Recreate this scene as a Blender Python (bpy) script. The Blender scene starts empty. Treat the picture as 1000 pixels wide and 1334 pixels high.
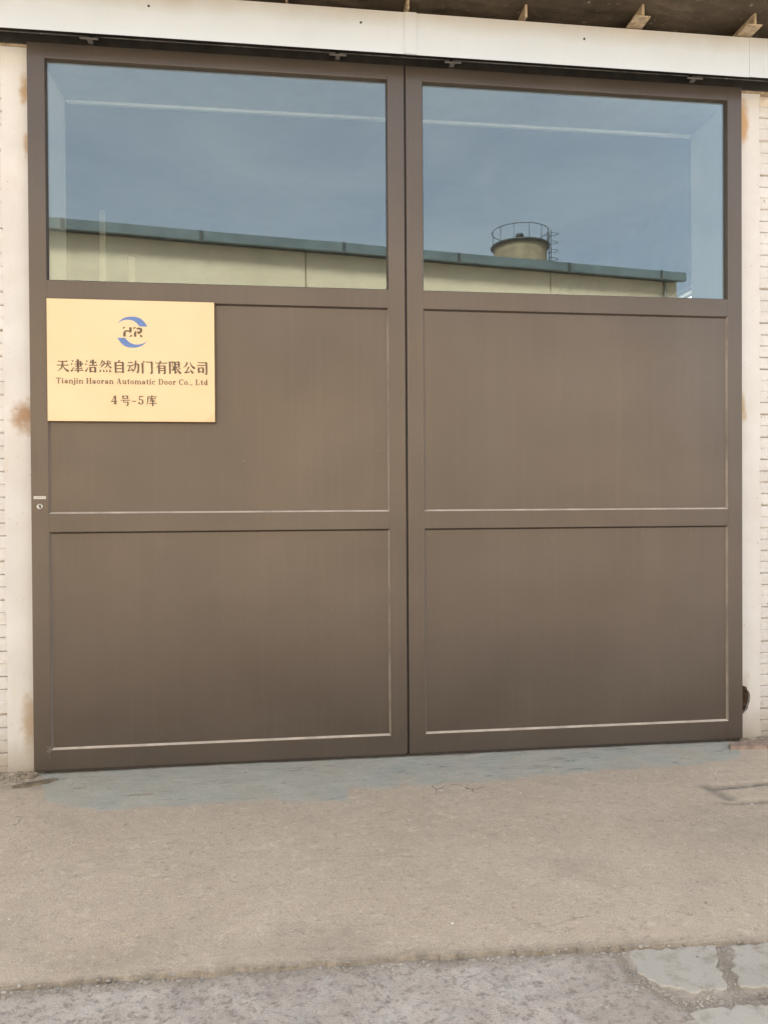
import bpy, bmesh, math, random
import numpy as np
from mathutils import Vector, Matrix

random.seed(7)
rng = np.random.default_rng(11)
SC = bpy.context.scene
COL = SC.collection
rad = math.radians

# ------------------------------------------------------------------ camera
YAW, PITCH, ROLL = 0.122888, -0.009312, -0.006070
CAM = Vector((-0.62665, -4.06486, 1.33745))
cam_data = bpy.data.cameras.new("camera")
cam = bpy.data.objects.new("camera", cam_data)
COL.objects.link(cam)
_f = Vector((math.sin(YAW) * math.cos(PITCH), math.cos(YAW) * math.cos(PITCH), math.sin(PITCH)))
_r = Vector((math.cos(YAW), -math.sin(YAW), 0))
_u = _r.cross(_f)
_r2 = _r * math.cos(ROLL) + _u * math.sin(ROLL)
_u2 = -_r * math.sin(ROLL) + _u * math.cos(ROLL)
M = Matrix((_r2, _u2, -_f)).transposed().to_4x4()
M.translation = CAM
cam.matrix_world = M
cam_data.sensor_fit = 'VERTICAL'
cam_data.sensor_height = 36.0
cam_data.lens = 36.0 * 1000.0 / 1334.0
cam_data.clip_start = 0.05
cam_data.clip_end = 1000.0
SC.camera = cam

# ------------------------------------------------------------------ sky, sun, exposure
SUN_DIR = Vector((-0.38, 0.80, 1.0)).normalized()      # towards the sun
SUN_EL = math.asin(SUN_DIR.z)
SUN_AZ = math.atan2(SUN_DIR.x, SUN_DIR.y)
world = bpy.data.worlds.new("World")
SC.world = world
world.use_nodes = True
wn = world.node_tree
wn.nodes.clear()
w_out = wn.nodes.new('ShaderNodeOutputWorld')
w_bg = wn.nodes.new('ShaderNodeBackground')
w_sky = wn.nodes.new('ShaderNodeTexSky')
w_sky.sky_type = 'NISHITA'
w_sky.sun_disc = False
w_sky.sun_elevation = SUN_EL
w_sky.sun_rotation = SUN_AZ
w_sky.altitude = 0
w_sky.air_density = 1.0
w_sky.dust_density = 3.0
w_sky.ozone_density = 1.0
w_tc = wn.nodes.new('ShaderNodeTexCoord')
w_map = wn.nodes.new('ShaderNodeMapping')
w_map.inputs['Scale'].default_value = (2.2, 2.2, 7.0)
w_noise = wn.nodes.new('ShaderNodeTexNoise')
w_noise.inputs['Scale'].default_value = 1.6
w_noise.inputs['Detail'].default_value = 6
w_noise.inputs['Roughness'].default_value = 0.55
w_noise.inputs['Distortion'].default_value = 0.6
w_rng = wn.nodes.new('ShaderNodeMapRange')
w_rng.inputs['From Min'].default_value = 0.3
w_rng.inputs['From Max'].default_value = 0.75
w_rng.inputs['To Min'].default_value = 0.25
w_rng.inputs['To Max'].default_value = 0.42
w_mix = wn.nodes.new('ShaderNodeMix')
w_mix.data_type = 'RGBA'
w_mix.inputs['B'].default_value = (8.0, 7.8, 7.4, 1)   # thin milky cloud veil
L = wn.links.new
L(w_tc.outputs['Generated'], w_map.inputs['Vector'])
L(w_map.outputs['Vector'], w_noise.inputs['Vector'])
L(w_noise.outputs['Fac'], w_rng.inputs['Value'])
L(w_rng.outputs['Result'], w_mix.inputs['Factor'])
L(w_sky.outputs['Color'], w_mix.inputs['A'])
L(w_mix.outputs['Result'], w_bg.inputs['Color'])
w_bg.inputs['Strength'].default_value = 0.075
L(w_bg.outputs['Background'], w_out.inputs['Surface'])

sun_data = bpy.data.lights.new("sun", 'SUN')
sun_data.energy = 3.0
sun_data.angle = rad(15)
sun_data.color = (1.0, 0.955, 0.89)
sun = bpy.data.objects.new("sun", sun_data)
COL.objects.link(sun)
sun.rotation_euler = SUN_DIR.to_track_quat('Z', 'Y').to_euler()
sun.location = (-5, -6, 12)

SC.view_settings.view_transform = 'Standard'
SC.view_settings.look = 'None'
SC.view_settings.gamma = 1
SC.view_settings.use_curve_mapping = False
SC.view_settings.exposure = 2.22
SC.cycles.max_bounces = 10
SC.cycles.diffuse_bounces = 5
SC.cycles.glossy_bounces = 4
SC.cycles.transparent_max_bounces = 12
SC.cycles.caustics_reflective = False
SC.cycles.caustics_refractive = False
SC.cycles.use_denoising = True


# ------------------------------------------------------------------ node helpers
class NT:
    def __init__(self, name):
        self.m = bpy.data.materials.new(name)
        self.m.use_nodes = True
        self.t = self.m.node_tree
        self.t.nodes.clear()
        self.out = self.n('OutputMaterial')

    def n(self, kind, **kw):
        nd = self.t.nodes.new('ShaderNode' + kind)
        for k, v in kw.items():
            if hasattr(nd, k) and k not in nd.inputs:
                setattr(nd, k, v)
        for k, v in kw.items():
            if k in nd.inputs:
                self.set(nd.inputs[k], v)
        return nd

    def set(self, inp, v):
        if isinstance(v, bpy.types.NodeSocket):
            self.t.links.new(v, inp)
        else:
            if isinstance(v, (tuple, list)) and len(v) == 3 and inp.type == 'RGBA':
                v = (*v, 1)
            inp.default_value = v

    def coord(self, scale=(1, 1, 1), kind='Object'):
        tc = self.n('TexCoord')
        mp = self.n('Mapping')
        self.set(mp.inputs['Vector'], tc.outputs[kind])
        mp.inputs['Scale'].default_value = scale
        return mp.outputs['Vector']

    def pos(self, scale=(1, 1, 1)):
        g = self.n('NewGeometry')
        mp = self.n('Mapping')
        self.set(mp.inputs['Vector'], g.outputs['Position'])
        mp.inputs['Scale'].default_value = scale
        return mp.outputs['Vector']

    def noise(self, vec, scale, detail=4, rough=0.55, dist=0.0):
        nd = self.n('TexNoise')
        self.set(nd.inputs['Vector'], vec)
        nd.inputs['Scale'].default_value = scale
        nd.inputs['Detail'].default_value = detail
        nd.inputs['Roughness'].default_value = rough
        nd.inputs['Distortion'].default_value = dist
        return nd.outputs['Fac']

    def rng(self, v, a, b, c=0.0, d=1.0, smooth=False):
        nd = self.n('MapRange')
        if smooth:
            nd.interpolation_type = 'SMOOTHSTEP'
        self.set(nd.inputs['Value'], v)
        for k, x in (('From Min', a), ('From Max', b), ('To Min', c), ('To Max', d)):
            nd.inputs[k].default_value = x
        return nd.outputs['Result']

    def mix(self, f, a, b, blend='MIX'):
        nd = self.n('Mix', data_type='RGBA', blend_type=blend)
        self.set(nd.inputs['Factor'], f)
        self.set(nd.inputs['A'], a)
        self.set(nd.inputs['B'], b)
        return nd.outputs['Result']

    def math(self, op, a, b=0.0):
        nd = self.n('Math', operation=op)
        self.set(nd.inputs[0], a)
        self.set(nd.inputs[1], b)
        return nd.outputs[0]

    def attr(self, name):
        nd = self.n('Attribute')
        nd.attribute_name = name
        return nd.outputs['Fac']

    def bump(self, h, strength=0.3, dist=0.01, normal=None):
        nd = self.n('Bump')
        nd.inputs['Strength'].default_value = strength
        nd.inputs['Distance'].default_value = dist
        self.set(nd.inputs['Height'], h)
        if normal is not None:
            self.set(nd.inputs['Normal'], normal)
        return nd.outputs['Normal']

    def bsdf(self, color, rough=0.6, metal=0.0, normal=None, spec=0.5):
        nd = self.n('BsdfPrincipled')
        self.set(nd.inputs['Base Color'], color)
        self.set(nd.inputs['Roughness'], rough)
        self.set(nd.inputs['Metallic'], metal)
        self.set(nd.inputs['Specular IOR Level'], spec)
        if normal is not None:
            self.set(nd.inputs['Normal'], normal)
        self.set(self.out.inputs['Surface'], nd.outputs['BSDF'])
        return nd


def simple(name, color, rough=0.6, metal=0.0, var=0.12, scale=12.0, bump=0.0, spec=0.5):
    t = NT(name)
    n1 = t.noise(t.pos(), scale, 5)
    lo = tuple(c * (1 - var) for c in color)
    hi = tuple(min(1, c * (1 + var)) for c in color)
    c = t.mix(t.rng(n1, 0.3, 0.7), lo, hi)
    nm = t.bump(t.noise(t.pos(), scale * 8, 3), bump, 0.004) if bump else None
    t.bsdf(c, rough, metal, nm, spec)
    return t.m


MAT = {}


def build_materials():
    # brown powder-coated sheet
    t = NT('brown_door_paint')
    g = t.pos()
    n1 = t.noise(g, 1.3, 4, 0.5)
    c = t.mix(t.rng(n1, 0.3, 0.7), (0.103, 0.084, 0.072), (0.125, 0.104, 0.090))
    dust = t.noise(t.pos((40, 40, 0.8)), 1.0, 3)                # faint vertical streaks
    c = t.mix(t.rng(dust, 0.45, 0.8, 0, 0.05), c, (0.26, 0.215, 0.18))
    speck = t.noise(g, 90, 1)
    c = t.mix(t.rng(speck, 0.815, 0.83, 0, 0.6), c, (0.45, 0.40, 0.34))
    r = t.rng(t.noise(g, 3, 4), 0.3, 0.7, 0.30, 0.40)
    nm = t.bump(t.noise(g, 1.1, 2), 0.10, 0.05)
    nm = t.bump(t.noise(g, 600, 2), 0.05, 0.001, nm)
    t.bsdf(c, r, 0.5, nm, 0.5)
    MAT['door'] = t.m

    # coated glazing: part mirror, part see-through, slightly wavy
    t = NT('window_glass')
    g = t.pos()
    nm = t.bump(t.noise(g, 1.6, 1), 0.012, 0.02)
    gl = t.n('BsdfGlossy')
    t.set(gl.inputs['Color'], (0.86, 0.97, 0.97))
    gl.inputs['Roughness'].default_value = 0.004
    t.set(gl.inputs['Normal'], nm)
    tr = t.n('BsdfTransparent')
    t.set(tr.inputs['Color'], (0.97, 1.0, 0.99))
    lw = t.n('Fresnel')
    lw.inputs['IOR'].default_value = 1.5
    fac = t.rng(lw.outputs[0], 0.04, 1.0, 0.118, 1.0)
    ms = t.n('MixShader')
    t.set(ms.inputs[0], fac)
    t.set(ms.inputs[1], tr.outputs[0])
    t.set(ms.inputs[2], gl.outputs[0])
    # film of dust
    df = t.n('BsdfDiffuse')
    t.set(df.inputs['Color'], (0.55, 0.54, 0.50))
    dn = t.rng(t.noise(t.pos((14, 14, 1.2)), 1.0, 4), 0.42, 0.8, 0.010, 0.022)
    ms2 = t.n('MixShader')
    t.set(ms2.inputs[0], dn)
    t.set(ms2.inputs[1], ms.outputs[0])
    t.set(ms2.inputs[2], df.outputs[0])
    t.set(t.out.inputs['Surface'], ms2.outputs[0])
    MAT['glass'] = t.m

    # white lacquered track cover
    t = NT('white_cover_metal')
    g = t.pos()
    c = t.mix(t.rng(t.noise(g, 2.2, 5), 0.35, 0.7), (0.59, 0.64, 0.69), (0.64, 0.69, 0.74))
    st = t.noise(t.pos((26, 26, 2.0)), 1.0, 4)
    c = t.mix(t.rng(st, 0.54, 0.85, 0, 0.10), c, (0.46, 0.40, 0.33))
    # grime and painted-in canopy shade along the upper edge
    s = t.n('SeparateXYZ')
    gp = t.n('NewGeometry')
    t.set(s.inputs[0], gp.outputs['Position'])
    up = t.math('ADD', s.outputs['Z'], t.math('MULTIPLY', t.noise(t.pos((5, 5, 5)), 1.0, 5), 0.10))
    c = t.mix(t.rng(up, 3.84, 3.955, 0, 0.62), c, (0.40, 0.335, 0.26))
    nm = t.bump(t.noise(g, 2.0, 2), 0.08, 0.05)
    t.bsdf(c, 0.35, 0.0, nm)
    MAT['white_metal'] = t.m

    # plaster, white washed, with rust / damp spots of their own
    t = NT('white_plaster')
    g = t.pos()
    c = t.mix(t.rng(t.noise(g, 3.5, 6), 0.35, 0.7), (0.625, 0.605, 0.59), (0.705, 0.695, 0.69))
    big = t.noise(t.pos((3, 3, 1.1)), 2.0, 6, 0.6)
    c = t.mix(t.rng(big, 0.56, 0.78, 0, 0.35), c, (0.60, 0.50, 0.38))
    cur = c
    sp = t.n('SeparateXYZ')
    gp = t.n('NewGeometry')
    t.set(sp.inputs[0], gp.outputs['Position'])
    wob = t.noise(g, 16, 5, 0.6)
    wobz = t.math('MULTIPLY', t.math('SUBTRACT', wob, 0.5), 1.5)
    for (sx, sz, rx, rz, col, k) in ((-1.945, 3.46, .035, .09, (0.42, .27, .14), .85), (-1.935, 3.18, .03, .075, (0.42, .27, .14), .75),
                                     (-1.955, 1.80, .09, .12, (0.36, .22, .12), .9), (-1.945, .23, .06, .17, (0.42, .30, .18), .7),
                                     (1.955, 3.50, .05, .17, (0.52, .31, .13), .85), (1.955, 1.88, .035, .10, (0.46, .33, .17), .8),
                                     (1.96, .30, .05, .09, (0.50, .44, .38), .5)):
        dx = t.math('DIVIDE', t.math('SUBTRACT', sp.outputs['X'], sx), rx)
        dz = t.math('DIVIDE', t.math('SUBTRACT', sp.outputs['Z'], sz), rz)
        d2 = t.math('SQRT', t.math('ADD', t.math('MULTIPLY', dx, dx), t.math('MULTIPLY', dz, dz)))
        f = t.rng(t.math('ADD', d2, wobz), 0.25, 1.05, k, 0.0, True)
        cur = t.mix(f, cur, col)
    # splash dirt at the foot of the wall
    foot = t.math('ADD', sp.outputs['Z'], t.math('MULTIPLY', t.noise(t.pos((9, 9, 5)), 1.5, 5), -0.16))
    cur = t.mix(t.rng(foot, -0.09, 0.10, 0.75, 0.0), cur, (0.40, 0.35, 0.28))
    pit = t.noise(g, 70, 2)
    cur = t.mix(t.rng(pit, 0.70, 0.735, 0, 0.75), cur, (0.24, 0.20, 0.16))
    h = t.math('ADD', t.noise(g, 9, 5), t.math('MULTIPLY', t.rng(pit, 0.74, 0.8), -0.8))
    t.bsdf(cur, 0.85, 0.0, t.bump(h, 0.25, 0.01), 0.3)
    MAT['plaster'] = t.m

    # painted brick: old whitewash, chips and grime
    t = NT('whitewashed_brick')
    g = t.pos()
    c = t.mix(t.rng(t.noise(g, 6, 6), 0.35, 0.7), (0.61, 0.59, 0.57), (0.70, 0.69, 0.68))
    ch = t.noise(g, 26, 4, 0.6)
    c = t.mix(t.rng(ch, 0.645, 0.70, 0, 0.7), c, (0.36, 0.29, 0.22))
    sp = t.n('SeparateXYZ')
    gp = t.n('NewGeometry')
    t.set(sp.inputs[0], gp.outputs['Position'])
    foot = t.math('ADD', sp.outputs['Z'], t.math('MULTIPLY', t.noise(t.pos((9, 9, 5)), 1.5, 5), -0.16))
    c = t.mix(t.rng(foot, -0.09, 0.14, 0.8, 0.0), c, (0.38, 0.33, 0.26))
    t.bsdf(c, 0.85, 0.0, t.bump(t.noise(g, 35, 4), 0.6, 0.012), 0.3)
    MAT['brick'] = t.m

    t = NT('whitewashed_mortar')
    g = t.pos()
    c = t.mix(t.rng(t.noise(g, 8, 5, 0.65), 0.38, 0.60), (0.34, 0.28, 0.22), (0.74, 0.68, 0.61))
    t.bsdf(c, 0.9, 0.0, t.bump(t.noise(g, 50, 3), 0.4, 0.006), 0.2)
    MAT['mortar'] = t.m

    # yard concrete in front of the door, with the grey-green screed at the sill
    t = NT('apron_concrete')
    g = t.pos()
    base = t.mix(t.rng(t.noise(g, 1.7, 6, 0.6), 0.3, 0.7), (0.52, 0.42, 0.31), (0.60, 0.50, 0.385))
    base = t.mix(t.rng(t.noise(g, 9, 5, 0.6), 0.5, 0.8, 0, 0.35), base, (0.27, 0.235, 0.19))
    sand = t.noise(g, 260, 2, 0.6)
    base = t.mix(t.rng(sand, 0.30, 0.70, 0, 1), t.mix(0.42, base, (0.16, 0.13, 0.10)), t.mix(0.32, base, (0.78, 0.70, 0.58)))
    grit = t.noise(g, 120, 2)
    base = t.mix(t.rng(grit, 0.70, 0.74, 0, 0.55), base, (0.15, 0.125, 0.10))
    grit2 = t.noise(t.pos((1.1, 0.9, 1)), 95, 1)
    base = t.mix(t.rng(grit2, 0.765, 0.79, 0, 0.6), base, (0.66, 0.62, 0.55))
    lt = t.noise(t.pos((1, 1, 1)), 20, 5, 0.7, 1.5)
    base = t.mix(t.rng(lt, 0.54, 0.68, 0, 0.50), base, (0.70, 0.62, 0.50))
    dk = t.noise(t.pos((1.0, 1.3, 1)), 34, 4, 0.7)
    base = t.mix(t.rng(dk, 0.56, 0.70, 0, 0.55), base, (0.27, 0.22, 0.17))
    dirt = t.attr('dirt')
    base = t.mix(t.math('MULTIPLY', dirt, t.rng(t.noise(g, 22, 5, 0.65), 0.25, 0.7, 0.35, 1.0)), base, (0.20, 0.18, 0.15))
    scr = t.attr('screed')                                       # metres inside the screed edge
    wob = t.math('MULTIPLY', t.math('SUBTRACT', t.noise(g, 13, 6, 0.62), 0.5), 0.16)
    msk = t.rng(t.math('ADD', scr, wob), -0.012, 0.030, 0, 1, True)
    fade = t.rng(t.noise(g, 3.2, 5, 0.6), 0.30, 0.66, 0.40, 0.95)
    sc = t.mix(t.rng(t.noise(t.pos((1, 2.2, 1)), 4.0, 6, 0.6), 0.3, 0.7), (0.40, 0.425, 0.375), (0.53, 0.54, 0.48))
    scuff = t.noise(t.pos((3.0, 16, 1)), 1.8, 6, 0.65, 1.2)
    sc = t.mix(t.rng(scuff, 0.565, 0.68, 0, 0.8), sc, (0.14, 0.16, 0.155))
    sc = t.mix(t.rng(t.noise(g, 150, 3), 0.3, 0.75, 0, 0.35), sc, (0.15, 0.165, 0.155))
    col = t.mix(t.math('MULTIPLY', msk, fade), base, sc)
    # hairline cracks
    vor = t.n('TexVoronoi', feature='DISTANCE_TO_EDGE')
    wv = t.n('VectorMath', operation='ADD')
    nz = t.n('TexNoise')
    t.set(nz.inputs['Vector'], g)
    nz.inputs['Scale'].default_value = 5.0
    nz.inputs['Detail'].default_value = 5
    vs = t.n('VectorMath', operation='SCALE')
    t.set(vs.inputs[0], nz.outputs['Color'])
    vs.inputs['Scale'].default_value = 0.35
    t.set(wv.inputs[0], g)
    t.set(wv.inputs[1], vs.outputs[0])
    t.set(vor.inputs['Vector'], wv.outputs[0])
    vor.inputs['Scale'].default_value = 0.9
    crm = t.math('MULTIPLY', t.rng(vor.outputs['Distance'], 0.0, 0.006, 1, 0), t.rng(t.noise(g, 1.3, 2), 0.56, 0.62))
    col = t.mix(t.math('MULTIPLY', crm, t.rng(msk, 0.0, 0.5, 0.7, 0.0)), col, (0.12, 0.10, 0.08))
    h = t.math('ADD', t.math('MULTIPLY', sand, 0.6), t.math('MULTIPLY', grit, 0.8))
    h = t.math('SUBTRACT', h, crm)
    nm = t.bump(h, 0.6, 0.005)
    nm = t.bump(t.noise(g, 14, 5), 0.25, 0.012, nm)
    t.bsdf(col, 0.9, 0.0, nm, 0.25)
    MAT['apron'] = t.m

    # older, greyer, scabby concrete of the yard
    t = NT('old_concrete')
    g = t.pos()
    c = t.mix(t.rng(t.noise(g, 4.5, 7, 0.68), 0.36, 0.62), (0.42, 0.365, 0.315), (0.58, 0.52, 0.455))
    c = t.mix(t.rng(t.noise(g, 11, 6, 0.7), 0.50, 0.72, 0, 0.6), c, (0.27, 0.235, 0.20))
    sand = t.noise(g, 230, 2, 0.6)
    c = t.mix(t.rng(sand, 0.3, 0.7), t.mix(0.35, c, (0.12, 0.105, 0.09)), t.mix(0.25, c, (0.62, 0.59, 0.55)))
    c = t.mix(t.rng(t.noise(g, 42, 5, 0.7), 0.50, 0.64, 0, 0.75), c, (0.20, 0.175, 0.15))
    c = t.mix(t.rng(t.noise(t.pos((1.3, 1, 1)), 7, 5, 0.6), 0.55, 0.7, 0, 0.5), c, (0.50, 0.485, 0.44))
    grit = t.noise(g, 85, 2)
    c = t.mix(t.rng(grit, 0.68, 0.73, 0, 0.6), c, (0.12, 0.105, 0.09))
    dirt = t.attr('dirt')
    c = t.mix(t.math('MULTIPLY', dirt, t.rng(t.noise(g, 30, 5, 0.65), 0.2, 0.6, 0.5, 1.0)), c, (0.285, 0.245, 0.19))
    h = t.math('ADD', t.math('MULTIPLY', sand, 0.6), grit)
    nm = t.bump(h, 0.55, 0.005)
    nm = t.bump(t.noise(g, 12, 6, 0.65), 0.5, 0.014, nm)
    t.bsdf(c, 0.92, 0.0, nm, 0.2)
    MAT['old_concrete'] = t.m

    t = NT('smooth_concrete_slab')
    g = t.pos()
    c = t.mix(t.rng(t.noise(g, 5, 6, 0.6), 0.3, 0.7), (0.43, 0.405, 0.350), (0.50, 0.47, 0.41))
    c = t.mix(t.rng(t.noise(g, 16, 6, 0.72), 0.50, 0.66, 0, 0.7), c, (0.31, 0.28, 0.225))
    c = t.mix(t.rng(t.noise(g, 230, 2), 0.3, 0.7, 0, 0.22), c, (0.2, 0.19, 0.17))
    t.bsdf(c, 0.9, 0.0, t.bump(t.noise(g, 90, 4), 0.3, 0.004), 0.25)
    MAT['slab'] = t.m

    # stained soffit concrete
    t = NT('stained_soffit_concrete')
    g = t.pos()
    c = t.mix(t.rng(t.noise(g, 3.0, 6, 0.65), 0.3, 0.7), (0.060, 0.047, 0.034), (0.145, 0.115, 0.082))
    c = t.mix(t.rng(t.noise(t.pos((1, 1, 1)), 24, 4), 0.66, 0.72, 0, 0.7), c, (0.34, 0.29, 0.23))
    t.bsdf(c, 0.9, 0.0, t.bump(t.noise(g, 20, 5), 0.6, 0.012), 0.2)
    MAT['soffit'] = t.m

    # gold brushed sign face
    t = NT('gold_sign_sheet')
    g = t.pos()
    c = t.mix(t.rng(t.noise(g, 2.5, 4), 0.3, 0.7), (0.715, 0.535, 0.335), (0.75, 0.575, 0.375))
    sp = t.n('SeparateXYZ')
    t.set(sp.inputs[0], g)
    # darker oblique band across the lower corner
    ob = t.math('SUBTRACT', t.math('MULTIPLY', sp.outputs['X'], 0.80), t.math('MULTIPLY', sp.outputs['Z'], 0.80))
    ob = t.math('ADD', ob, t.math('MULTIPLY', t.noise(g, 30, 4), 0.012))
    c = t.mix(t.math('MULTIPLY', t.rng(ob, -2.262, -2.250, 0, 1), t.rng(sp.outputs['X'], -1.095, -1.07, 0, 0.38)), c, (0.50, 0.41, 0.24))
    r = t.rng(t.noise(t.pos((3, 3, 90)), 1.0, 3), 0.3, 0.7, 0.36, 0.50)
    t.bsdf(c, r, 0.22, t.bump(t.noise(g, 1.4, 2), 0.06, 0.03), 0.4)
    MAT['gold'] = t.m
    MAT['sign_edge'] = simple('sign_edge_brass', (0.20, 0.13, 0.05), 0.5, 0.3)
    MAT['ink_brown'] = simple('engraved_brown_ink', (0.125, 0.085, 0.055), 0.6, 0, 0.25, 60)
    MAT['ink_blue'] = simple('blue_logo_ink', (0.115, 0.205, 0.46), 0.5, 0, 0.12, 60)
    MAT['lit_dusty_bead'] = simple('ledge_glint_and_dust', (0.47, 0.41, 0.345), 0.85, 0, 0.25, 9)  # sky glint on the ledge painted in, along with settled dust
    MAT['shade_side_bead'] = simple('shade_toned_brown_bead', (0.17, 0.14, 0.118), 0.7, 0, 0.1, 5)  # shade side of the bead put into its colour
    MAT['lit_side_bead'] = simple('side_light_bead', (0.25, 0.215, 0.18), 0.6, 0, 0.35, 5)  # side light painted into the bead's colour
    MAT['steel'] = simple('bright_lock_steel', (0.55, 0.54, 0.52), 0.28, 0.9, 0.1, 40)
    MAT['dark_metal'] = simple('dark_keyhole_metal', (0.03, 0.03, 0.03), 0.5, 0.6)
    MAT['sticker'] = simple('pale_sticker_paper', (0.60, 0.58, 0.52), 0.6, 0, 0.2, 160)
    MAT['rubber'] = simple('black_rubber_seal', (0.045, 0.038, 0.036), 0.6, 0, 0.2, 40)
    MAT['track'] = simple('grimy_track_steel', (0.045, 0.042, 0.036), 0.6, 0.3, 0.3, 14)
    MAT['hanger'] = simple('zinc_hanger_plate', (0.42, 0.40, 0.38), 0.45, 0.6, 0.2, 40)
    MAT['bracket'] = simple('rust_cream_bracket', (0.42, 0.33, 0.22), 0.75, 0.0, 0.35, 40, 0.3)
    MAT['wood'] = simple('weathered_wood', (0.20, 0.165, 0.12), 0.85, 0, 0.35, 30, 0.5, 0.2)
    MAT['board'] = simple('pinkish_cement_board', (0.33, 0.25, 0.205), 0.85, 0, 0.3, 24, 0.4, 0.2)
    MAT['rubble'] = simple('crumbled_mortar', (0.34, 0.29, 0.23), 0.95, 0, 0.4, 18, 0.5, 0.1)
    MAT['pebble'] = simple('yard_grit', (0.34, 0.31, 0.27), 0.9, 0, 0.45, 6, 0.0, 0.2)
    MAT['white_chip'] = simple('white_chip', (0.74, 0.72, 0.68), 0.8, 0, 0.15, 6)
    MAT['cavity'] = simple('broken_brick_cavity', (0.075, 0.050, 0.036), 0.95, 0, 0.6, 28, 0.8, 0.1)
    MAT['straw'] = simple('dry_straw', (0.36, 0.30, 0.20), 0.9, 0, 0.3, 20)
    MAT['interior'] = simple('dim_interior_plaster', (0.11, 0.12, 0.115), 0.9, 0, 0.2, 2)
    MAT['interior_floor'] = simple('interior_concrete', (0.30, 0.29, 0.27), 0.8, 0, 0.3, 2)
    MAT['reveal'] = simple('reveal_whitewash', (0.87, 0.87, 0.84), 0.8, 0, 0.06, 3, 0.1)
    MAT['highlight'] = simple('lit_edge_white', (0.70, 0.70, 0.68), 0.4, 0, 0.03)
    MAT['post'] = simple('pale_post_paint', (0.78, 0.76, 0.68), 0.5, 0, 0.06)
    # far side of the yard
    t = NT('beige_wall_render')
    g = t.pos()
    c = t.mix(t.rng(t.noise(g, 0.5, 6), 0.3, 0.7), (0.64, 0.54, 0.375), (0.72, 0.615, 0.44))
    c = t.mix(t.rng(t.noise(t.pos((2.5, 2.5, 0.5)), 1.0, 5), 0.52, 0.75, 0, 0.25), c, (0.36, 0.30, 0.20))
    t.bsdf(c, 0.85, 0.0, None, 0.3)
    MAT['beige'] = t.m
    MAT['teal'] = simple('teal_gutter_paint', (0.115, 0.150, 0.155), 0.5, 0, 0.25, 2)
    MAT['roof_sheet'] = simple('grey_roof_sheet', (0.16, 0.19, 0.20), 0.6, 0, 0.2, 1)
    MAT['tank'] = simple('weathered_tank_concrete', (0.25, 0.205, 0.13), 0.9, 0, 0.35, 1.0, 0.2)
    MAT['tank_metal'] = simple('dark_tank_steel', (0.055, 0.060, 0.058), 0.6, 0.2, 0.2, 3)
    MAT['plain_white'] = simple('added_shed_white', (0.80, 0.79, 0.76), 0.8, 0, 0.05, 2)
    MAT['pipe'] = simple('grey_downpipe', (0.22, 0.21, 0.18), 0.6, 0, 0.15, 4)
    MAT['tank_leg'] = MAT['tank']


build_materials()


# ------------------------------------------------------------------ mesh helpers
def link(name, me, mat, parent=None, label=None, cat=None, group=None, kind=None):
    o = bpy.data.objects.new(name, me)
    COL.objects.link(o)
    if mat is not None and len(me.materials) == 0:
        me.materials.append(mat)
    if parent is not None:
        o.parent = parent
    tag(o, label, cat, group, kind)
    return o


def tag(o, label=None, cat=None, group=None, kind=None):
    if label: o["label"] = label
    if cat: o["category"] = cat
    if group: o["group"] = group
    if kind: o["kind"] = kind
    return o


def empty(name, loc, label=None, cat=None, group=None, kind=None):
    o = bpy.data.objects.new(name, None)
    COL.objects.link(o)
    o.location = loc
    o.empty_display_size = 0.1
    return tag(o, label, cat, group, kind)


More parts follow.
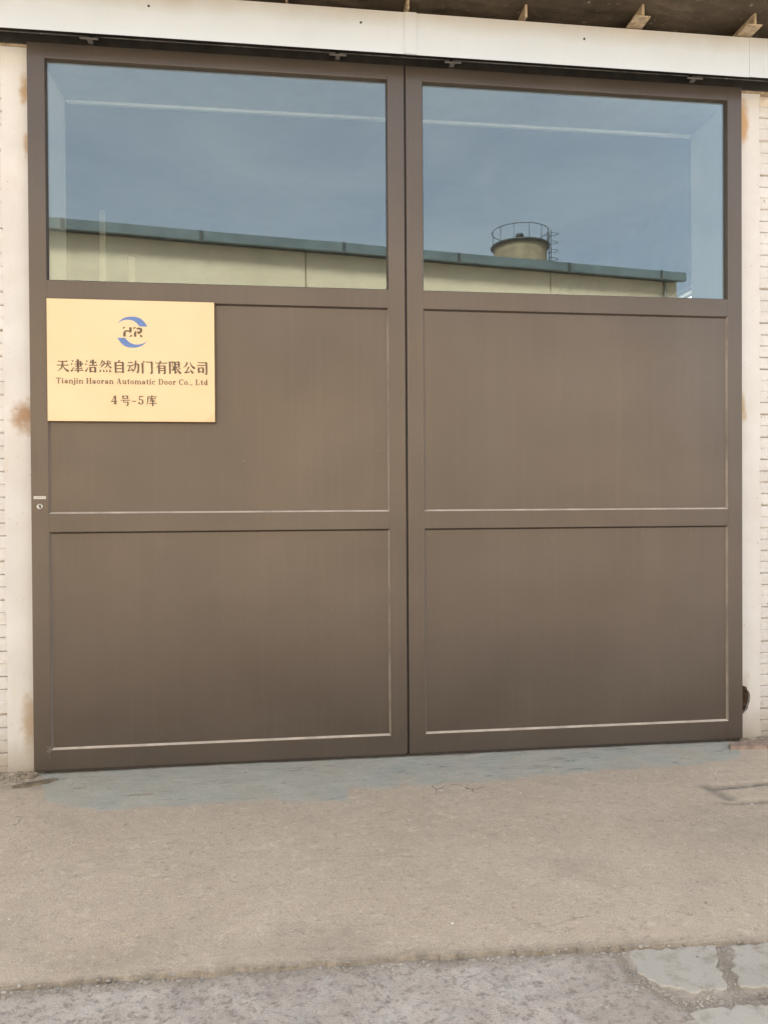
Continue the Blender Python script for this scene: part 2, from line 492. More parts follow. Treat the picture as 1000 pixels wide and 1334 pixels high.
class MB:
    """collects shapes in world coordinates; build() subtracts the parent's base."""
    def __init__(self):
        self.v, self.f, self.s = [], [], []

    def add(self, vs, fs, smooth=False):
        n = len(self.v)
        self.v += [tuple(p) for p in vs]
        self.f += [tuple(n + i for i in f) for f in fs]
        self.s += [smooth] * len(fs)

    def box(self, x0, x1, y0, y1, z0, z1):
        vs = [(x, y, z) for x in (x0, x1) for y in (y0, y1) for z in (z0, z1)]
        self.add(vs, [(0, 1, 3, 2), (4, 6, 7, 5), (0, 4, 5, 1), (2, 3, 7, 6), (0, 2, 6, 4), (1, 5, 7, 3)])
        return self

    def bbox(self, x0, x1, y0, y1, z0, z1, b=0.002):
        """box with bevelled edges"""
        bm = bmesh.new()
        bmesh.ops.create_cube(bm, size=1)
        for v in bm.verts:
            v.co = Vector(((x0 + x1) / 2 + v.co.x * (x1 - x0), (y0 + y1) / 2 + v.co.y * (y1 - y0), (z0 + z1) / 2 + v.co.z * (z1 - z0)))
        bmesh.ops.bevel(bm, geom=list(bm.edges), offset=b, segments=2, profile=0.6, affect='EDGES')
        bm.verts.index_update()
        self.add([v.co for v in bm.verts], [[v.index for v in f.verts] for f in bm.faces])
        bm.free()
        return self

    def prism(self, poly, axis, a, b):
        """poly: 2D outline extruded along axis between a and b"""
        def p3(p, t):
            return {'x': (t, p[0], p[1]), 'y': (p[0], t, p[1]), 'z': (p[0], p[1], t)}[axis]
        n = len(poly)
        vs = [p3(p, a) for p in poly] + [p3(p, b) for p in poly]
        fs = [tuple(range(n)), tuple(range(2 * n - 1, n - 1, -1))]
        fs += [(i, i + n, (i + 1) % n + n, (i + 1) % n) for i in range(n)]
        self.add(vs, fs)
        return self

    def tube(self, p, q, r, n=8, r2=None, caps=True):
        p, q = Vector(p), Vector(q)
        r2 = r if r2 is None else r2
        d = (q - p).normalized()
        a = d.orthogonal().normalized()
        b = d.cross(a)
        vs = []
        for (c, rr) in ((p, r), (q, r2)):
            for i in range(n):
                t = 2 * math.pi * i / n
                vs.append(c + a * math.cos(t) * rr + b * math.sin(t) * rr)
        fs = [(i, (i + 1) % n, (i + 1) % n + n, i + n) for i in range(n)]
        self.add(vs, fs, True)
        if caps:
            self.add(vs, [tuple(range(n - 1, -1, -1)), tuple(range(n, 2 * n))])
        return self

    def path(self, pts, r, n=6):
        for a, b in zip(pts[:-1], pts[1:]):
            self.tube(a, b, r, n)
        return self

    def lathe(self, c, prof, n=40, smooth=True):
        vs = []
        for (r, z) in prof:
            for i in range(n):
                t = 2 * math.pi * i / n
                vs.append((c[0] + r * math.cos(t), c[1] + r * math.sin(t), c[2] + z))
        fs = []
        for k in range(len(prof) - 1):
            for i in range(n):
                fs.append((k * n + i, k * n + (i + 1) % n, (k + 1) * n + (i + 1) % n, (k + 1) * n + i))
        self.add(vs, fs, smooth)
        return self

    def blob(self, c, r, seed, flat=0.7):
        """small angular stone, 20 faces"""
        rr = random.Random(seed)
        t = (1 + 5 ** .5) / 2
        base = [(-1, t, 0), (1, t, 0), (-1, -t, 0), (1, -t, 0), (0, -1, t), (0, 1, t), (0, -1, -t), (0, 1, -t), (t, 0, -1), (t, 0, 1), (-t, 0, -1), (-t, 0, 1)]
        sx, sy = rr.uniform(.7, 1.5), rr.uniform(.7, 1.2)
        a = rr.uniform(0, 6.28)
        vs = []
        for (x, y, z) in base:
            k = r / 1.9 * rr.uniform(.75, 1.2)
            x, y, z = x * k * sx, y * k * sy, z * k * flat
            vs.append((c[0] + x * math.cos(a) - y * math.sin(a), c[1] + x * math.sin(a) + y * math.cos(a), c[2] + z))
        fs = [(0, 11, 5), (0, 5, 1), (0, 1, 7), (0, 7, 10), (0, 10, 11), (1, 5, 9), (5, 11, 4), (11, 10, 2), (10, 7, 6), (7, 1, 8),
              (3, 9, 4), (3, 4, 2), (3, 2, 6), (3, 6, 8), (3, 8, 9), (4, 9, 5), (2, 4, 11), (6, 2, 10), (8, 6, 7), (9, 8, 1)]
        self.add(vs, fs)
        return self

    def mesh(self, name, base=(0, 0, 0)):
        me = bpy.data.meshes.new(name)
        me.from_pydata([(x - base[0], y - base[1], z - base[2]) for (x, y, z) in self.v], [], self.f)
        me.polygons.foreach_set('use_smooth', self.s)
        bm = bmesh.new()
        bm.from_mesh(me)
        bmesh.ops.recalc_face_normals(bm, faces=bm.faces)
        bm.to_mesh(me)
        bm.free()
        me.update()
        return me

    def build(self, name, mat, parent=None, **kw):
        base = (0, 0, 0)
        p = parent
        while p is not None:
            base = tuple(base[i] + p.location[i] for i in range(3))
            p = p.parent
        return link(name, self.mesh(name, base), mat, parent, **kw)


# value noise in numpy for relief of the ground sheets
def vnoise(x, y, seed=0):
    def h(i, j):
        n = (i * 374761393 + j * 668265263 + seed * 974634777) & 0x7fffffff
        n = ((n ^ (n >> 13)) * 1274126177) & 0x7fffffff
        return ((n ^ (n >> 16)) & 0xffff) / 65535.0
    xi, yi = np.floor(x).astype(np.int64), np.floor(y).astype(np.int64)
    fx, fy = x - xi, y - yi
    fx, fy = fx * fx * (3 - 2 * fx), fy * fy * (3 - 2 * fy)
    return (h(xi, yi) * (1 - fx) + h(xi + 1, yi) * fx) * (1 - fy) + (h(xi, yi + 1) * (1 - fx) + h(xi + 1, yi + 1) * fx) * fy


def fbm(x, y, seed=0, oct=4):
    s, a = 0, 0.5
    for k in range(oct):
        s = s + a * (vnoise(x, y, seed + k) - 0.5)
        x, y, a = x * 2.03 + 5.2, y * 2.03 + 1.7, a * 0.5
    return s


def grid_object(name, xs, ys, zfun, mat, attrs, **kw):
    X, Y = np.meshgrid(xs, ys)
    Z = zfun(X, Y)
    co = np.stack([X, Y, Z], -1).reshape(-1, 3)
    nx, ny = len(xs), len(ys)
    i = np.arange(nx * ny).reshape(ny, nx)
    q = np.stack([i[:-1, :-1], i[:-1, 1:], i[1:, 1:], i[1:, :-1]], -1).reshape(-1, 4)
    me = bpy.data.meshes.new(name)
    me.vertices.add(len(co))
    me.vertices.foreach_set('co', co.astype(np.float32).ravel())
    me.loops.add(q.size)
    me.loops.foreach_set('vertex_index', q.astype(np.int32).ravel())
    me.polygons.add(len(q))
    me.polygons.foreach_set('loop_start', np.arange(0, q.size, 4, dtype=np.int32))
    me.polygons.foreach_set('use_smooth', np.ones(len(q), dtype=bool))
    me.update(calc_edges=True)
    for an, fn in attrs.items():
        a = me.attributes.new(an, 'FLOAT', 'POINT')
        a.data.foreach_set('value', fn(X, Y).astype(np.float32).ravel())
    return link(name, me, mat, **kw)


def graded(lo, hi, a, b, fine, grow=1.25):
    """fine spacing between a and b, growing outside to lo / hi"""
    mid = list(np.arange(a, b + 1e-9, fine))
    left, x, s = [], a, fine
    while x > lo:
        s = min(s * grow, 1.0)
        x = max(lo, x - s)
        left.append(x)
    right, x, s = [], mid[-1], fine
    while x < hi:
        s = min(s * grow, 1.0)
        x = min(hi, x + s)
        right.append(x)
    return np.array(left[::-1] + mid + right)


# ------------------------------------------------------------------ ground
EDGE_X = [-8, -1.476, -0.9, -0.345, 0.3, 0.894, 8]
EDGE_Y = [-1.70, -1.710, -1.708, -1.716, -1.742, -1.774, -2.0]


def apron_edge(x):
    return np.interp(x, EDGE_X, EDGE_Y) + 0.014 * fbm(x * 9.0, x * 0.0 + 3.3, 5, 4)


def apron_z(x, y):
    z = -0.020 + 0.030 * np.minimum(y, 0.0)
    z = z + 0.012 * fbm(x * 1.1, y * 1.1, 1, 3) + 0.004 * fbm(x * 9, y * 9, 2, 3) + 0.003 * fbm(x * 45, y * 45, 3, 2)
    # shallow dirty channel beside the door's closing end
    g = groove(x, y)
    z = z - 0.014 * g
    # worn, broken edge then the drop to the old yard
    e = y - apron_edge(x)
    z = z - 0.005 * np.clip(1 - e / 0.02, 0, 1) ** 2
    z = np.where(e < 0, np.maximum(z - 0.14, -0.2), z)
    return z


def seg(x, y, x0, y0, x1, y1):
    dx, dy = x1 - x0, y1 - y0
    t = np.clip(((x - x0) * dx + (y - y0) * dy) / (dx * dx + dy * dy), 0, 1)
    return np.hypot(x - x0 - t * dx, y - y0 - t * dy)


def groove(x, y):
    wx = 0.03 * fbm(x * 8, y * 8, 21, 3)
    a = np.clip(1 - seg(x, y + wx, 1.41, -0.590, 2.6, -0.50) / 0.040, 0, 1)
    b = np.clip(1 - seg(x, y + wx, 1.36, -0.755, 2.6, -0.80) / 0.035, 0, 1) * 0.7
    c = np.clip(1 - seg(x, y + wx, 1.37, -0.565, 1.40, -0.70) / 0.055, 0, 1) * 0.8
    return np.maximum(np.maximum(a, b), c)


SX = [-1.92, -1.86, -1.80, -1.754, -1.482, -1.196, -0.80, -0.37, -0.345, 0.238, 0.933, 1.307, 1.65, 1.79, 1.84]
SY = [0.05, -0.06, -0.24, -0.354, -0.490, -0.486, -0.478, -0.520, -0.395, -0.384, -0.323, -0.319, -0.275, -0.20, 0.05]


def screed_attr(x, y):
    return np.clip(np.minimum(y - np.interp(x, SX, SY, left=0.3, right=0.3), 0.25), -0.3, 0.25)


def apron_dirt(x, y):
    e = y - apron_edge(x)
    d = 1.25 * groove(x, y)
    d = np.maximum(d, 0.75 * np.clip(1 - e / 0.05, 0, 1) * np.clip(0.6 + 2.2 * fbm(x * 5, y * 0, 31, 3), 0, 1))
    d = np.maximum(d, np.clip(1.25 - np.abs(e) / (0.018 + 0.016 * np.clip(fbm(x * 6, x * 0 + 1.0, 33, 3) + .5, 0, 1)), 0, 1))
    foot = np.clip(1 - (-y + 0.02) / 0.16, 0, 1) * (np.clip((np.abs(x) - 1.80) / 0.12, 0, 1))
    d = np.maximum(d, 0.85 * foot)
    # old track of dirt leading out from the lock-side corner
    s = np.clip(1 - seg(x, y + 0.06 * fbm(x * 7, y * 7, 41, 3), -2.3, -0.18, -1.80, -0.13) / 0.07, 0, 1)
    d = np.maximum(d, 0.7 * s)
    d = np.maximum(d, np.clip(fbm(x * 1.8 + 9, y * 1.8, 51, 4) * 2.4 - 0.36, 0, 0.55))
    # broad grey traffic stain on the closing side
    d = np.maximum(d, 0.42 * np.clip(1 - np.hypot((x - 1.25) / 0.55, (y + 1.05) / 0.40), 0, 1))
    return d


yard = MB()
yard.box(-260, 260, -300, 60, -0.60, -0.215)
yard.build('ground', MAT['old_concrete'], kind='structure')

grid_object('concrete_apron', graded(-9, 9, -2.35, 2.35, 0.010), graded(-2.0, 0.075, -1.80, 0.055, 0.010), apron_z, MAT['apron'],
            {'screed': screed_attr, 'dirt': apron_dirt}, kind='structure')

LOW = -0.086


def low_z(x, y):
    z = LOW + 0.010 * fbm(x * 1.6, y * 1.6, 61, 3) + 0.010 * fbm(x * 9, y * 9, 62, 4) + 0.005 * fbm(x * 40, y * 40, 63, 2)
    return z - 0.007 * low_trench(x, y)


def low_trench(x, y):
    w = 0.03 * fbm(x * 9, y * 9, 71, 3)
    t = np.clip(1.2 - seg(x, y + w, 0.390, -1.723, 0.390, -1.881) / 0.032, 0, 1)
    t = np.maximum(t, np.clip(1.2 - seg(x, y + w, 0.390, -1.881, 0.489, -2.020) / 0.05, 0, 1))
    t = np.maximum(t, np.clip(1.2 - seg(x, y + w, 0.489, -2.010, 1.578, -2.020) / 0.045, 0, 1))
    t = np.maximum(t, np.clip(1.2 - seg(x, y + w, 0.737, -1.733, 0.652, -1.981) / 0.035, 0, 1))
    return t


def low_dirt(x, y):
    e = apron_edge(x) - y
    d = np.clip(1 - e / 0.055, 0, 1) * np.clip(0.8 + 2.0 * fbm(x * 7, y * 7, 81, 3), 0, 1)
    d = np.maximum(d, np.clip(low_trench(x, y) * 1.1, 0, 1))
    d = np.maximum(d, np.clip(fbm(x * 3, y * 3, 91, 4) * 2.2 - 0.15, 0, 0.7))
    return d


low = grid_object('old_yard_pavement', graded(-9, 9, -1.9, 1.35, 0.010), graded(-7.0, -1.55, -2.4, -1.62, 0.009), low_z, MAT['old_concrete'],
                  {'dirt': low_dirt}, kind='structure')


def rough_outline(pts, step=0.016, amp=0.011, seed=1):
    out = []
    n = len(pts)
    rr = random.Random(seed)
    for i in range(n):
        a, b = Vector(pts[i]), Vector(pts[(i + 1) % n])
        k = max(1, int((b - a).length / step))
        nrm = Vector((-(b - a).y, (b - a).x)).normalized()
        for j in range(k):
            out.append(tuple(a.lerp(b, j / k) + nrm * rr.uniform(-amp, amp)))
    return out


def slab_piece(pts, top, seed):
    o = rough_outline(pts, seed=seed)
    cx = sum(p[0] for p in o) / len(o)
    cy = sum(p[1] for p in o) / len(o)
    n = len(o)
    ins = [(cx + (p[0] - cx) * .955, cy + (p[1] - cy) * .955) for p in o]
    rr = random.Random(seed)
    vs = [(p[0], p[1], top - 0.03) for p in o] + [(p[0], p[1], top - .003) for p in o] + [(p[0], p[1], top) for p in ins] + [(cx, cy, top)]
    fs = [(i, (i + 1) % n, (i + 1) % n + n, i + n) for i in range(n)] + [(i + n, (i + 1) % n + n, (i + 1) % n + 2 * n, i + 2 * n) for i in range(n)]
    fs += [(i + 2 * n, (i + 1) % n + 2 * n, 3 * n) for i in range(n)]
    m = MB()
    m.add(vs, fs)
    return m.build('concrete_slab', MAT['slab'], low)


slab_piece([(0.439, -1.745), (0.572, -1.758), (0.722, -1.753), (0.669, -1.860), (0.633, -1.966), (0.538, -1.971), (0.482, -1.959), (0.440, -1.913), (0.408, -1.863)], LOW + .004, 3)
slab_piece([(0.782, -1.763), (0.857, -1.765), (1.004, -1.782), (0.945, -1.971), (0.760, -1.974), (0.673, -1.969), (0.709, -1.872)], LOW + .005, 4)
slab_piece([(0.490, -2.052), (0.618, -2.049), (0.885, -2.048), (0.846, -2.317), (0.390, -2.297), (0.425, -2.119)], LOW + .004, 5)


def ground_z(x, y):
    xa, ya = np.array([x]), np.array([y])
    return float(apron_z(xa, ya)[0]) if y > float(apron_edge(xa)[0]) else float(low_z(xa, ya)[0])


# ------------------------------------------------------------------ the warehouse wall round the door
WALL = empty('warehouse_wall', (0, 0.07, 0), 'white painted brick warehouse wall with rust stained plaster edging round the brown door', 'wall')
OPEN_X, OPEN_Z = 1.852, 3.606
for s in (-1, 1):
    a, b = sorted((s * 1.872, s * 9.0))
    MB().box(a, b, 0.082, 0.43, -0.22, 4.25).build('mortar_bed', MAT['mortar'], WALL)
    a, b = sorted((s * OPEN_X, s * 1.872))
    MB().box(a, b, 0.060, 0.43, -0.10, 4.25).build('reveal', MAT['reveal'], WALL)
MB().box(-OPEN_X, OPEN_X, 0.070, 0.43, OPEN_Z, 4.25).build('lintel', MAT['interior_floor'], WALL)


def plaster_strip(s, hole):
    """plaster edging: one sheet with an uneven outer edge and, on one side, a broken-out hole"""
    rr = random.Random(17 + s)
    z0, z1 = -0.06, 3.676
    inner = 1.8725
    outline = [(inner, z0)]
    k = 60
    for i in range(k + 1):
        z = z0 + (z1 - z0) * i / k
        outline.append((2.062 + rr.uniform(-.006, .007), z))
    outline.append((inner, z1))
    bm = bmesh.new()

    def loop(pts):
        vs = [bm.verts.new((s * x, 0.056, z)) for x, z in pts]
        return [bm.edges.new((vs[i], vs[(i + 1) % len(vs)])) for i in range(len(vs))]
    es = loop(outline)
    if hole:
        es += loop(hole)
    bmesh.ops.triangle_fill(bm, edges=es, use_beauty=True)
    r = bmesh.ops.extrude_face_region(bm, geom=list(bm.faces))
    for v in [g for g in r['geom'] if isinstance(g, bmesh.types.BMVert)]:
        v.co.y += 0.030
    bmesh.ops.recalc_face_normals(bm, faces=bm.faces)
    for v in bm.verts:
        v.co.y -= 0.07
    me = bpy.data.meshes.new('plaster_edging')
    bm.to_mesh(me)
    bm.free()
    return link('plaster_edging', me, MAT['plaster'], WALL)


hole = []
rr = random.Random(5)
for i in range(26):
    a = 2 * math.pi * i / 26
    hole.append((1.945 + 0.052 * math.cos(a) * rr.uniform(.88, 1.1), 0.205 + 0.086 * math.sin(a) * rr.uniform(.92, 1.08)))
plaster_strip(-1, None)
plaster_strip(1, hole)
m = MB()
m.box(1.875, 2.03, 0.0765, 0.0815, 0.08, 0.33)
for i in range(46):
    a = random.uniform(0, 6.28)
    q = random.uniform(.1, 1) ** .5
    m.blob((1.945 + .045 * q * math.cos(a), 0.0745, 0.205 + .078 * q * math.sin(a)), random.uniform(.006, .013), i, 1.0)
cav = m.build('broken_hole', MAT['cavity'], WALL)
cav["label"] = 'dark hole where the plaster has broken off near the ground'

# bricks: courses of 65.5 mm
COURSE = 0.0655


def brick_mesh(seed, w):
    rr = random.Random(seed)
    bm = bmesh.new()
    bmesh.ops.create_cube(bm, size=1)
    for v in bm.verts:
        v.co = Vector((v.co.x * w + rr.uniform(-.003, .003), v.co.y * 0.03 + rr.uniform(-.002, .002), v.co.z * 0.0625 + rr.uniform(-.002, .002)))
    bmesh.ops.bevel(bm, geom=list(bm.edges), offset=0.004, segments=1, affect='EDGES')
    me = bpy.data.meshes.new('brick')
    bm.to_mesh(me)
    bm.free()
    me.materials.append(MAT['brick'])
    return me


FULL = [brick_mesh(100 + i, 0.2385) for i in range(8)]
HALF = [brick_mesh(200 + i, 0.1135) for i in range(5)]
rest = {-1: MB(), 1: MB()}
ncourse = int(3.66 / COURSE)
for s in (-1, 1):
    for c in range(-1, ncourse + 1):
        z = 0.012 + COURSE * (c + 0.5)
        if z + 0.03 > 3.676:
            continue
        x = 2.054
        for k in range(29):
            half = (k == 0 and c % 2 == 0)
            w = 0.115 if half else 0.240
            xc = x + w / 2 + random.uniform(-.002, .002)
            yc = 0.083 + random.uniform(-.003, .003)
            if k < 2:
                o = bpy.data.objects.new('brick', random.choice(HALF if half else FULL))
                COL.objects.link(o)
                o.parent = WALL
                o.location = (s * xc, yc - 0.07, z + random.uniform(-.0035, .0035))
                o.rotation_euler = (random.uniform(-.02, .02), random.uniform(-.012, .012), random.choice((0, math.pi)))
            else:
                ww = w / 2 - .004
                rest[s].box(s * xc - ww, s * xc + ww, yc - .015, yc + .013, z - .029, z + .029)
            x += w
for s in (-1, 1):
    rest[s].build('brick_field', MAT['brick'], WALL, kind='stuff')

# steel channel over the opening, running past the door on both sides
MB().bbox(-8.5, 8.5, 0.046, 0.0815, 3.690, 3.745, .003).build('lintel_channel', MAT['track'], WALL)
MB().bbox(-8.5, 8.5, 0.049, 0.0805, 3.677, 3.6895, .002).build('lintel_flange', MAT['bracket'], WALL)
m = MB()
for s in (-1, 1):
    a, b = sorted((s * 2.0, s * 8.5))
m.box(-8.5, 8.5, 0.062, 0.0812, 3.7455, 4.24)
m.build('upper_wall', MAT['mortar'], WALL)

# ------------------------------------------------------------------ interior seen through the glass
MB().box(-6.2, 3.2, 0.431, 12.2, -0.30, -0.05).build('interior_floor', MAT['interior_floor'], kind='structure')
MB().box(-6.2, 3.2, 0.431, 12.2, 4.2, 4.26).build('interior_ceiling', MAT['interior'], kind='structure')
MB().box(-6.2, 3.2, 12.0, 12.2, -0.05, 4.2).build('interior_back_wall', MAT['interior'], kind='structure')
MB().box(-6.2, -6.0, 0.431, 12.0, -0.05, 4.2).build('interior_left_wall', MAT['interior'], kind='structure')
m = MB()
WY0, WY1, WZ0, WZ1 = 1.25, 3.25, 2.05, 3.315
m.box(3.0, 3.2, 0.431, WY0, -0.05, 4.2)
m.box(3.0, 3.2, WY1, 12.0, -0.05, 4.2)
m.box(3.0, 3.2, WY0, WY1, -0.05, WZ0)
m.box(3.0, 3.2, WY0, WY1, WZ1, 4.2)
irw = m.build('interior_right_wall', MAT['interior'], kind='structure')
m = MB()
for (y0, y1, z0, z1) in ((WY0, WY0 + .04, WZ0, WZ1), (WY1 - .04, WY1, WZ0, WZ1), (WY0 + .04, WY1 - .04, WZ0, WZ0 + .04), (WY0 + .04, WY1 - .04, WZ1 - .02, WZ1)):
    m.box(3.06, 3.11, y0 + .001, y1 - .001, z0 + .001, z1 - .001)
m.build('window_frame', MAT['post'], irw)
tr = MB().bbox(-1.846, 1.846, 0.415, 0.442, 3.592, 3.608, .003).build('lit_edge_strip', MAT['highlight'],  # added white strip stands in for the lit inner lintel edge
              label='added thin white trunking running along the lintel behind the glass', cat='highlight')
for i, (x, y, z) in enumerate(((-2.13, 2.5, 3.765), (-1.90, 2.5, 3.396))):
    e = empty('storage_post', (x, y, -0.05), ('tall pale post standing inside behind the pane above the sign',
                                              'shorter pale post standing inside behind the pane above the sign')[i], 'post', 'posts inside the warehouse')
    MB().bbox(x - .022, x + .022, y - .02, y + .02, -0.045, z, .004).build('upright', MAT['post'], e)
    MB().bbox(x - .07, x + .07, y - .07, y + .07, -0.052, -0.045, .002).build('base_plate', MAT['track'], e)

ADDED_SHED = empty('added_shed', (6.6, 8.0, -0.215), 'added white shed brightening the inner side window behind the glass', 'shed')  # sunlit white block, added to brighten the view through the window
MB().box(5.6, 7.6, 3.0, 15.0, -0.215, 5.9).build('wall', MAT['plain_white'], ADDED_SHED)
MB().prism([(5.4, 5.9), (7.8, 5.9), (7.8, 5.98), (6.6, 6.5), (5.4, 5.98)], 'y', 2.8, 15.2).build('roof', MAT['roof_sheet'], ADDED_SHED)

# ------------------------------------------------------------------ sliding door leaves
A, W, B = 0.0853, 1.7381, 0.0937
Z = [0.0, 0.1020, 1.2085, 1.3019, 2.3868, 2.4841, 3.600, 3.676]


def bead_frame(mb_list, x0, x1, z0, z1, depth, wd):
    """four mitred glazing beads, one mesh each: sloping from the frame face back to the sheet"""
    y0, y1 = 0.0006, depth
    out = {}
    def quad(a, b, c, d):
        # a,b on the frame edge; c,d inner
        vs = [(a[0], y0, a[1]), (b[0], y0, b[1]), (c[0], y1, c[1]), (d[0], y1, d[1]), (a[0], y1, a[1]), (b[0], y1, b[1])]
        m = MB()
        m.add(vs, [(0, 1, 2, 3), (0, 4, 5, 1), (4, 3, 2, 5), (0, 3, 4), (1, 5, 2)])
        return m
    return [quad((x0, z0), (x1, z0), (x1 - wd, z0 + wd), (x0 + wd, z0 + wd)), quad((x1, z0), (x1, z1), (x1 - wd, z1 - wd), (x1 - wd, z0 + wd)),
            quad((x1, z1), (x0, z1), (x0 + wd, z1 - wd), (x1 - wd, z1 - wd)), quad((x0, z1), (x0, z0), (x0 + wd, z0 + wd), (x0 + wd, z1 - wd))]


BEADM = ('lit_dusty_bead', 'lit_side_bead', 'door', 'shade_side_bead')     # light painted per side: bottom, closing side, top, other side


def leaf(side, label):
    # side -1: lock-and-sign leaf; +1: plain leaf.  x grows outward from the meeting stile
    root = empty('sliding_door_leaf', (side * 0.96, 0, 0), label, 'door', 'sliding door leaves')
    gx = 0.0052

    def X(a, b):
        return sorted((side * a, side * b))
    xi0, xi1 = X(gx, B)
    xo0, xo1 = X(B + W, A + W + B)
    MB().bbox(xi0, xi1, 0, 0.040, Z[0], Z[7]).build('stile', MAT['door'], root)
    MB().bbox(xo0, xo1, 0, 0.040, Z[0], Z[7]).build('stile', MAT['door'], root)
    x0, x1 = X(B, B + W)
    for (za, zb) in ((Z[0], Z[1]), (Z[2], Z[3]), (Z[4], Z[5]), (Z[6], Z[7])):
        MB().bbox(x0 - .001, x1 + .001, 0.0008, 0.0392, za + (0.0006 if za == 0 else 0), zb, .0018).build('rail', MAT['door'], root)
    for (za, zb) in ((Z[1], Z[2]), (Z[3], Z[4])):
        p = MB().box(x0 - .004, x1 + .004, 0.0135, 0.030, za - .004, zb + .004).build('panel', MAT['door'], root)
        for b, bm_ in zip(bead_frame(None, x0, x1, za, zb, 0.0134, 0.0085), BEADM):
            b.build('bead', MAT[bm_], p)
    g = MB().box(x0 - .004, x1 + .004, 0.0225, 0.0285, Z[5] - .004, Z[6] + .004).build('glass_pane', MAT['glass'], root)
    for b, bm_ in zip(bead_frame(None, x0, x1, Z[5], Z[6], 0.0222, 0.007), ('door', 'door', 'door', 'door')):
        b.build('bead', MAT[bm_], g)
    a, b = X(0.0005, gx - 0.0003)
    MB().box(a, b, 0.016, 0.036, 0.004, Z[7] - .002).build('rubber_seal', MAT['rubber'], root)
    a, b = X(0.012, A + W + B - .004)
    MB().box(a, b, 0.014, 0.028, -0.014, -0.0006).build('bottom_brush', MAT['rubber'], root)
    for hx in ((1.608, 0.356) if side < 0 else (0.257, 1.624)):
        h = MB()
        h.bbox(side * hx - .045, side * hx + .045, -0.034, -0.022, 3.6912, 3.6965, .001)
        h.box(side * hx - .012, side * hx + .012, -0.022, 0.014, 3.6918, 3.6960)
        hh = h.build('hanger', MAT['hanger'], root)
        MB().box(side * hx - .010, side * hx + .010, 0.015, 0.026, 3.672, 3.747).build('stem', MAT['track'], hh)
    return root


leafA = leaf(-1, 'brown metal sliding door leaf that carries the gold sign and the lock')
leafB = leaf(1, 'brown metal sliding door leaf with no sign and no lock')

# lock and sticker on the outer stile of the sign leaf
lk = MB()
lk.lathe((0, 0, 0), [(0.0155, 0), (0.0155, .003), (.013, .0055), (.0095, .0058), (.009, .004), (.0001, .004)], 28)
lk.v = [(-1.875 + x, -z + 0.0, 1.339 + y) for (x, y, z) in lk.v]
lock = lk.build('lock_cylinder', MAT['steel'], leafA)
kh = MB()
kh.box(-1.8768, -1.8732, -0.0060, -0.0035, 1.333, 1.345)
kh.box(-1.872, -1.8675, -0.0064, -0.0035, 1.331, 1.336)
kh.build('keyhole', MAT['dark_metal'], lock)
MB().box(-1.904, -1.846, -0.0012, 0.0004, 1.3775, 1.392).build('sticker', MAT['sticker'], leafA)
st = MB()
for i in range(9):
    st.box(-1.898 + i * .0056, -1.8955 + i * .0056, -0.0015, -0.0011, 1.381, 1.3885)
st.build('sticker_print', simple('faint_grey_print', (0.33, 0.32, 0.29), 0.6), leafA)
# small scrape at the foot of the sign leaf
m = MB()
for (x0, z0, x1, z1, w) in ((-1.853, .093, -1.836, .118, .003), (-1.838, .121, -1.834, .094, .004), (-1.855, .096, -1.838, .092, .0035), (-1.856, .117, -1.846, .122, .002)):
    d = Vector((x1 - x0, z1 - z0)).normalized()
    n = Vector((-d.y, d.x)) * w / 2
    m.add([(x0 + n.x, -.0006, z0 + n.y), (x1 + n.x, -.0006, z1 + n.y), (x1 - n.x, -.0006, z1 - n.y), (x0 - n.x, -.0006, z0 - n.y)], [(0, 1, 2, 3)])
m.build('scrape_mark', simple('bare_primer_scrape', (0.26, 0.22, 0.20), 0.7), leafA)

# ------------------------------------------------------------------ track cover and canopy
COVER = empty('track_cover', (0, -0.113, 3.670), 'long white metal track cover running above both door leaves', 'track cover')


def cover_panel(x0, x1, dz=0.0):
    m = MB()
    y, t = -0.115, 0.002
    prof = [(y, 3.670 + dz), (y, 3.885 + dz), (y + .030, 3.891 + dz), (y + .030, 3.889 + dz), (y + t, 3.883 + dz), (y + t, 3.670 + dz)]
    m.prism(prof, 'x', x0, x1)
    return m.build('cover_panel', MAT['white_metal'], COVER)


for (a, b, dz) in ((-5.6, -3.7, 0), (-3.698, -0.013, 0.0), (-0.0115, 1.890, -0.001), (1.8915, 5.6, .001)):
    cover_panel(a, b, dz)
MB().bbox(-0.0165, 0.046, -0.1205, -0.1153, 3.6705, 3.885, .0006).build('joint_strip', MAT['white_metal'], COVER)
for (x, z) in ((-0.243, 3.816), (-1.3, 3.823), (0.95, 3.813)):
    m = MB()
    m.lathe((0, 0, 0), [(.006, 0), (.006, .002), (.0001, .003)], 10)
    m.v = [(x + a, -0.115 - c, z + b) for (a, b, c) in m.v]
    m.build('screw', MAT['track'], COVER)
MB().bbox(-5.6, 5.6, -0.030, 0.040, 3.745, 3.80, .003).build('track_rail', MAT['track'], COVER)

